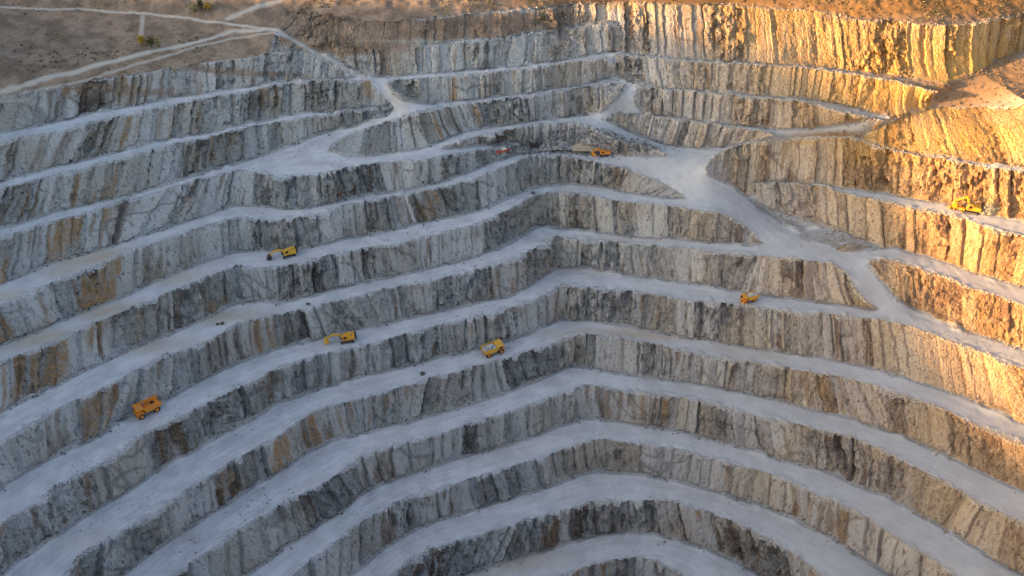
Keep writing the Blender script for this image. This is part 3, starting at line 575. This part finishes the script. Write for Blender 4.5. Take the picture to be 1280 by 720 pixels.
G_T, G_E = 'haul trucks on the pit benches', 'excavators on the pit benches'
t = thing('haul_truck', 'orange haul truck parked against the dark rock face low on the left', 'haul truck', spot(186,516,0), heading(186,516,150,533,0), G_T); haul_truck(t, 'orange', s=.88, load=False)
t = thing('excavator', 'yellow excavator with low boom stretched left, beside the centre-left rock face', 'excavator', spot(434,426,0), heading(434,426,400,432,0), G_E)
excavator(t, 'yellow', 'pale', 'pale', 1.05, ((1.4,2.2),(4.2,3.6),(7.0,2.3),(7.4,.6)))
t = thing('haul_truck', 'haul truck heaped with pale stone, orange cab pointing right, on the bench in the centre', 'haul truck', spot(616,442,-12), heading(616,442,640,434,-12), G_T); haul_truck(t, 'orange', 'pale', .88)
t = thing('excavator', 'yellow excavator with dark bucket lying low beside the bend of a left bench', 'excavator', spot(361,320,24), heading(361,320,336,325,24), G_E)
excavator(t, 'pale', 'pale', 'dark', 1.0, ((1.4,2.2),(4.0,3.3),(6.6,2.2),(7.4,.5)))
t = thing('haul_truck', 'small orange haul truck with a tan load facing the viewer on the right-hand bench', 'haul truck', spot(935,377,0), heading(935,377,915,386,0), G_T); haul_truck(t, 'orange', 'yellow', .70)
t = thing('excavator', 'yellow excavator with yellow bucket under the golden sunlit rock face', 'excavator', spot(1213,265,28), heading(1213,265,1188,262,28), G_E)
excavator(t, 'yellow', 'yellow', 'yellow', 1.12, ((1.2,2.2),(2.6,5.2),(5.6,3.2),(5.8,1.0)))
t = thing('wheel_loader', 'yellow wheel loader close behind the yellow excavator below the golden rock face', 'wheel loader', spot(1196,262.5,28), heading(1196,262,1180,258,28)); wheel_loader(t, 'yellow', .62)
t = thing('excavator', 'orange excavator working beside the tan stockpile and grey rubble', 'excavator', spot(754,195,35), heading(754,195,735,196,35), G_E)
excavator(t, 'orange', 'orange', 'orange', .82, ((1.4,2.2),(3.4,4.0),(5.4,2.4),(5.0,.5)))
t = thing('pickup_truck', 'small red truck with cream roof at the tip of the upper haul road', 'pickup truck', spot(628,191,39), heading(628,191,640,189,39))
MB().prism([(-2.4,.5),(-2.4,1.1),(2.4,1.1),(2.5,.8),(2.5,.5)], -.95, .95).build('body', PAINT['red'], t, .06)
c = MB().prism([(-.6,1.1),(-.45,1.85),(.9,1.85),(1.4,1.1)], -.85, .85).build('cab', PAINT['cream'], t, .06)
MB().hull([(.93,-.7,1.8),(.93,.7,1.8),(1.38,.7,1.2),(1.38,-.7,1.2)], [(0,1,2,3)]).build('windscreen', GLASS, c, 0)
for x in (-1.5, 1.5):
    for y in (-.85, .85): wheel((x,y,.42), .42, .28, t)
t.scale = (1.25,)*3
# crushing plant among the rubble
t = thing('crusher', 'dark box-shaped mobile crusher with a short conveyor in the grey rubble', 'crusher', spot(668,183,36.5), R(10))
MB().prism([(-2.2,.9),(-2.4,2.6),(1.2,2.6),(1.8,.9)], -1.1, 1.1).build('crusher_body', PAINT['dark'], t)
MB().prism([(-2.9,3.7),(-1.9,2.5),(-.2,2.5),(.6,3.7)], -1.3, 1.3).build('feed_hopper', PAINT['grey'], t)
for y in (-1.1, 1.1): MB().prism([(-2.2,.4),(-2,.85),(2,.85),(2.2,.4),(1.9,0),(-1.9,0)], y-.25, y+.25).build('track', PAINT['dark'], t)
MB().bar((1.4,0,1.0), (5.2,0,2.9), .8, .25).build('conveyor', PAINT['grey'], t)
MB().bar((4.2,0,2.3), (3.4,0,0), .15, .15).build('conveyor_leg', PAINT['dark'], t, 0)

def heap(name, label, cat, at, rx, ry, h, m, seed, n=70, stone=(.5, 1.3), group=None):
    rs = np.random.RandomState(seed); k = 28; a = np.linspace(-1, 1, k); gx_, gy_ = np.meshgrid(a, a, indexing='ij')
    rr = np.hypot(gx_, gy_); xx, yy = gx_*rx, gy_*ry
    nz = noise(xx/1.6+seed, yy/1.6, xx*0, seed); hh = h*np.clip(1-rr*(1+.18*nz), 0, 1)**.85 + .25*nz*(rr < 1) - .45*(rr > .96)
    vv = np.stack([xx, yy, hh], -1).reshape(-1, 3); ii = np.arange(k*k).reshape(k, k)
    qq = np.stack([ii[:-1,:-1], ii[1:,:-1], ii[1:,1:], ii[:-1,1:]], -1).reshape(-1, 4)
    cube = np.array([(x, y, z) for x in (-1, 1) for y in (-1, 1) for z in (-1, 1)], float)
    f = np.array([(0,1,3,2),(4,6,7,5),(0,4,5,1),(2,3,7,6),(0,2,6,4),(1,5,7,3)])
    r_ = np.sqrt(rs.rand(n)); th = rs.rand(n)*6.28; s_ = stone[0] + (stone[1]-stone[0])*rs.rand(n)**2
    c_ = np.stack([r_*rx*np.cos(th), r_*ry*np.sin(th), h*np.clip(1-r_, 0, 1)**.85 + .1], -1)
    sv_ = cube[None]*rs.uniform(.35, 1, (n, 8, 1))*s_[:, None, None]*.5 + c_[:, None]
    V_ = np.vstack([vv, sv_.reshape(-1, 3)]); Q_ = np.vstack([qq, (np.arange(n)[:, None, None]*8 + f + k*k).reshape(-1, 4)])
    o = fast_mesh(name, V_, Q_, m); o.location = at; return tag(o, label, cat, group)
tan_stone = mat('tan_gravel', (.36,.31,.22)); q = NT(tan_stone); P = q.n.new('ShaderNodeNewGeometry').outputs['Position']
q.link(q.mix(q.ramp(q.noise(P, 1.5, 3, .7), .35, .65), (.24,.21,.15), (.44,.38,.28)), q.n['Principled BSDF'].inputs['Base Color'])
rubble_mix = stone_mat('mixed_rubble', (.14,.135,.13), (.50,.47,.43))
GH = 'waste heaps between the haul roads'
heap('stockpile', 'broad tan gravel stockpile left of the orange excavator', 'stockpile', spot(731,183,37), 5.2, 3.4, 2.3, tan_stone, 3, 40, (.3,.7), GH)
heap('rubble_heap', 'pale coarse rubble heap on the slope above the tan stockpile', 'rubble heap', spot(738,176,39), 4.0, 2.4, 1.8, rubble_mix, 4, 110, (.5,1.3), GH)
heap('rubble_heap', 'grey rubble heap in the middle between crusher and tan stockpile', 'rubble heap', spot(702,182,37), 5.4, 3.2, 2.4, grey_stone, 5, 110, (.5,1.5), GH)
heap('rubble_heap', 'small grey rubble heap beside the crusher', 'rubble heap', spot(684,184,37), 3.4, 2.4, 1.7, grey_stone, 6, 60, (.5,1.2), GH)
heap('rubble_heap', 'low grey rubble heap right of the small pickup truck', 'rubble heap', spot(650,187,38), 3.2, 1.8, 1.0, grey_stone, 7, 90, (.4,1.2), GH)
heap('rubble_heap', 'tan cone of fallen rock against the golden face right of the excavators', 'rubble heap', spot(1236,264,28.5), 3.6, 2.2, 2.8, tan_stone, 8, 50, (.5,1.5), GH)
heap('rubble_heap', 'dark rubble heap at the foot of the scree beside the forking haul road', 'rubble heap', spot(1062,311,12.6), 5.0, 2.2, 1.2, grey_stone, 9, 70, (.4,1.2), GH)

dark_stone = stone_mat('dark_stone', (.03,.03,.03), (.09,.085,.08), (.08,.06,.04))
def boulder(px, py, zn, s_, label, m=dark_stone, seed=1):
    rs = np.random.RandomState(seed); bm = bmesh.new(); bmesh.ops.create_icosphere(bm, subdivisions=2, radius=s_*.5)
    for v in bm.verts: v.co *= .8 + .35*rs.rand(); v.co.z *= .75
    me = bpy.data.meshes.new('boulder'); bm.to_mesh(me); bm.free(); me.materials.append(m)
    o = bpy.data.objects.new('boulder', me); COL.objects.link(o); o.location = spot(px, py, zn) + Vector((0, 0, s_*.2)); tag(o, label, 'boulder', 'boulders lying on the benches')
boulder(272,406,0,1.3,'dark boulder, left of a close pair on the left bench', seed=1)
boulder(278,405,0,1.5,'dark boulder, right of a close pair on the left bench', seed=2)
boulder(385,381,0,1.5,'dark boulder on the bench edge above the yellow excavator with the pale boom', seed=3)
boulder(528,468,-12,1.9,'dark boulder on the bench left of and below the truck with the stone load', seed=4)
boulder(666,242,24,1.8,'black boulder at the inner corner of the upper central bench', seed=5)
boulder(245,677,-48,1.4,'grey boulder low in the picture on the third bench from the bottom', grey_stone, 6)
boulder(4,522,0,1.3,'small grey boulder at the left picture edge', grey_stone, 7)
boulder(212,486,-6,2.2,'grey boulder fallen at the foot of the face behind the orange haul truck', grey_stone, 8)

# shrubs on the dry hillside
def leaf_mat(name, a, b):
    m = mat(name); q = NT(m); g_ = q.n.new('ShaderNodeNewGeometry').outputs['Random Per Island']
    q.link(q.mix(g_, a, b), q.n['Principled BSDF'].inputs['Base Color']); return m
GREEN = leaf_mat('olive_leaves', (.045,.05,.02), (.12,.115,.05)); GOLD = leaf_mat('golden_leaves', (.34,.22,.03), (.52,.36,.06)); STRAW = leaf_mat('straw_leaves', (.24,.21,.09), (.42,.37,.19))
BARK = mat('bark', (.10,.075,.05))
def leaves(n, rx, rz, cz, size, rs):
    d = rs.normal(size=(n, 3)); d /= np.linalg.norm(d, axis=1)[:, None]; r_ = rs.rand(n)**.45
    lump = 1 + .3*np.sin(d[:, 0]*5+rs.rand()*6)*np.cos(d[:, 2]*4+rs.rand()*6)
    c = d*r_[:, None]*lump[:, None]*[rx, rx, rz] + [0, 0, cz]
    a = rs.normal(size=(n, 3)); a /= np.linalg.norm(a, axis=1)[:, None]; b = np.cross(a, rs.normal(size=(n, 3))); b /= np.linalg.norm(b, axis=1)[:, None]
    s_ = size*(.6+.8*rs.rand(n))[:, None]; v = np.stack([c-a*s_, c+b*s_*.6, c+a*s_, c-b*s_*.6], 1); return v
def shrub(px, py, zn, w, h, m, label, seed):
    rs = np.random.RandomState(seed); t = thing('shrub', label, 'shrub', spot(px, py, zn), 0, 'shrubs on the dry hillside')
    v = leaves(420, w/2, h*.42, h*.58, .26, rs); o = fast_mesh('foliage', v.reshape(-1, 3), np.arange(len(v)*4).reshape(-1, 4), m); o.parent = t
    b = MB()
    for k in range(4):
        a = rs.rand()*6.28; b.bar((0,0,-.2), (math.cos(a)*w*.2, math.sin(a)*w*.2, h*.6), .16, .16)
    b.build('stem', BARK, t, 0)
shrub(178,57,90,3.0,4.2,GOLD,'golden shrub left of the dark green one beside the dirt road',11)
shrub(190,60,90,4.2,4.6,GREEN,'dark green shrub between the golden and the straw-coloured one',12)
shrub(199,60,90,2.4,4.6,STRAW,'thin straw-coloured shrub right of the dark green one',13)
shrub(243,15,98,4.0,3.8,STRAW,'straw-coloured shrub, leftmost of the group beyond the upper dirt road',14)
shrub(252,13,98,2.2,4.6,GREEN,'narrow dark shrub in the middle of the group beyond the upper dirt road',15)
shrub(260,13,98,3.2,3.0,GOLD,'round golden shrub, rightmost of the group beyond the upper dirt road',16)
# low scrub, too many to count
def scrub(name, n, prob, m, label, seed):
    rs = np.random.RandomState(seed); p = prob.reshape(-1).astype(np.float64); idx = rs.choice(len(p), n, p=p/p.sum()); out = []
    for k in idx:
        w = .5 + 1.3*rs.rand()**2; out.append(leaves(34, w*.6, w*.45, w*.35, .17, rs) + VERT[k])
    v = np.concatenate(out); o = fast_mesh(name, v.reshape(-1, 3), np.arange(len(v)*4).reshape(-1, 4), m); tag(o, label, 'scrub', None, 'stuff')
hp = (brown > .5)*near*np.clip(noise(X/14, Y/14, X*0, 71)+.15, 0, 1)*(path < .1)
scrub('dry_scrub', 500, hp, STRAW, 'straw-coloured dry grass tufts on the hillside', 21)
scrub('green_scrub', 220, hp*np.clip(noise(X/20, Y/20, X*0, 72)+.2, 0, 1)**1.5, GREEN, 'low dark green scrub on the hillside', 22)

rocks('mound_stones', 900, np.clip(orange, 0, 1)*(1-face)*near*(Z > 40), .4, 1.3, stone_mat('ochre_stone', (.10,.06,.03), (.34,.22,.11), (.20,.12,.05)), 'ochre stones scattered over the earth mound and upper rim')
# ------------------------------------------------------------------ light and camera
SUN_EL, SUN_U = R(9.0), (-0.985, -0.17)                  # low evening sun from the left, a little behind the viewer
W = bpy.data.worlds.new('World'); SC.world = W; W.use_nodes = True
wn = W.node_tree.nodes; sky = wn.new('ShaderNodeTexSky'); sky.sky_type = 'NISHITA'; sky.sun_disc = False
sky.sun_elevation = SUN_EL; sky.sun_rotation = math.atan2(SUN_U[0], SUN_U[1])
sky.altitude = 500; sky.air_density = 1.0; sky.dust_density = 5.0; sky.ozone_density = 1.5
hs = wn.new('ShaderNodeHueSaturation'); hs.inputs['Saturation'].default_value = 0.80
W.node_tree.links.new(sky.outputs[0], hs.inputs['Color']); W.node_tree.links.new(hs.outputs[0], wn['Background'].inputs[0]); wn['Background'].inputs[1].default_value = 0.15
ld = bpy.data.lights.new('sun', 'SUN'); ld.energy = 4.7; ld.angle = R(1.6); ld.color = (1.0, .565, .22)
lo = bpy.data.objects.new('sun', ld); COL.objects.link(lo)
d_ = Vector((-SUN_U[0]*math.cos(SUN_EL), -SUN_U[1]*math.cos(SUN_EL), -math.sin(SUN_EL)))
lo.rotation_euler = d_.to_track_quat('-Z', 'Y').to_euler(); lo.location = (-300, 0, 300)
cd = bpy.data.cameras.new('camera'); co = bpy.data.objects.new('camera', cd); COL.objects.link(co)
cd.sensor_width = 36.0; cd.lens = 36.0*FPX/1280.0; cd.clip_start = 1.0; cd.clip_end = 9000
co.location = (0, 0, CAM_H); co.rotation_euler = (math.pi/2 - PITCH, 0, 0); SC.camera = co
SC.view_settings.view_transform = 'Standard'; SC.view_settings.look = 'None'
SC.view_settings.exposure = 1.76; SC.view_settings.gamma = 1.0
SC.cycles.max_bounces = 4; SC.cycles.diffuse_bounces = 3
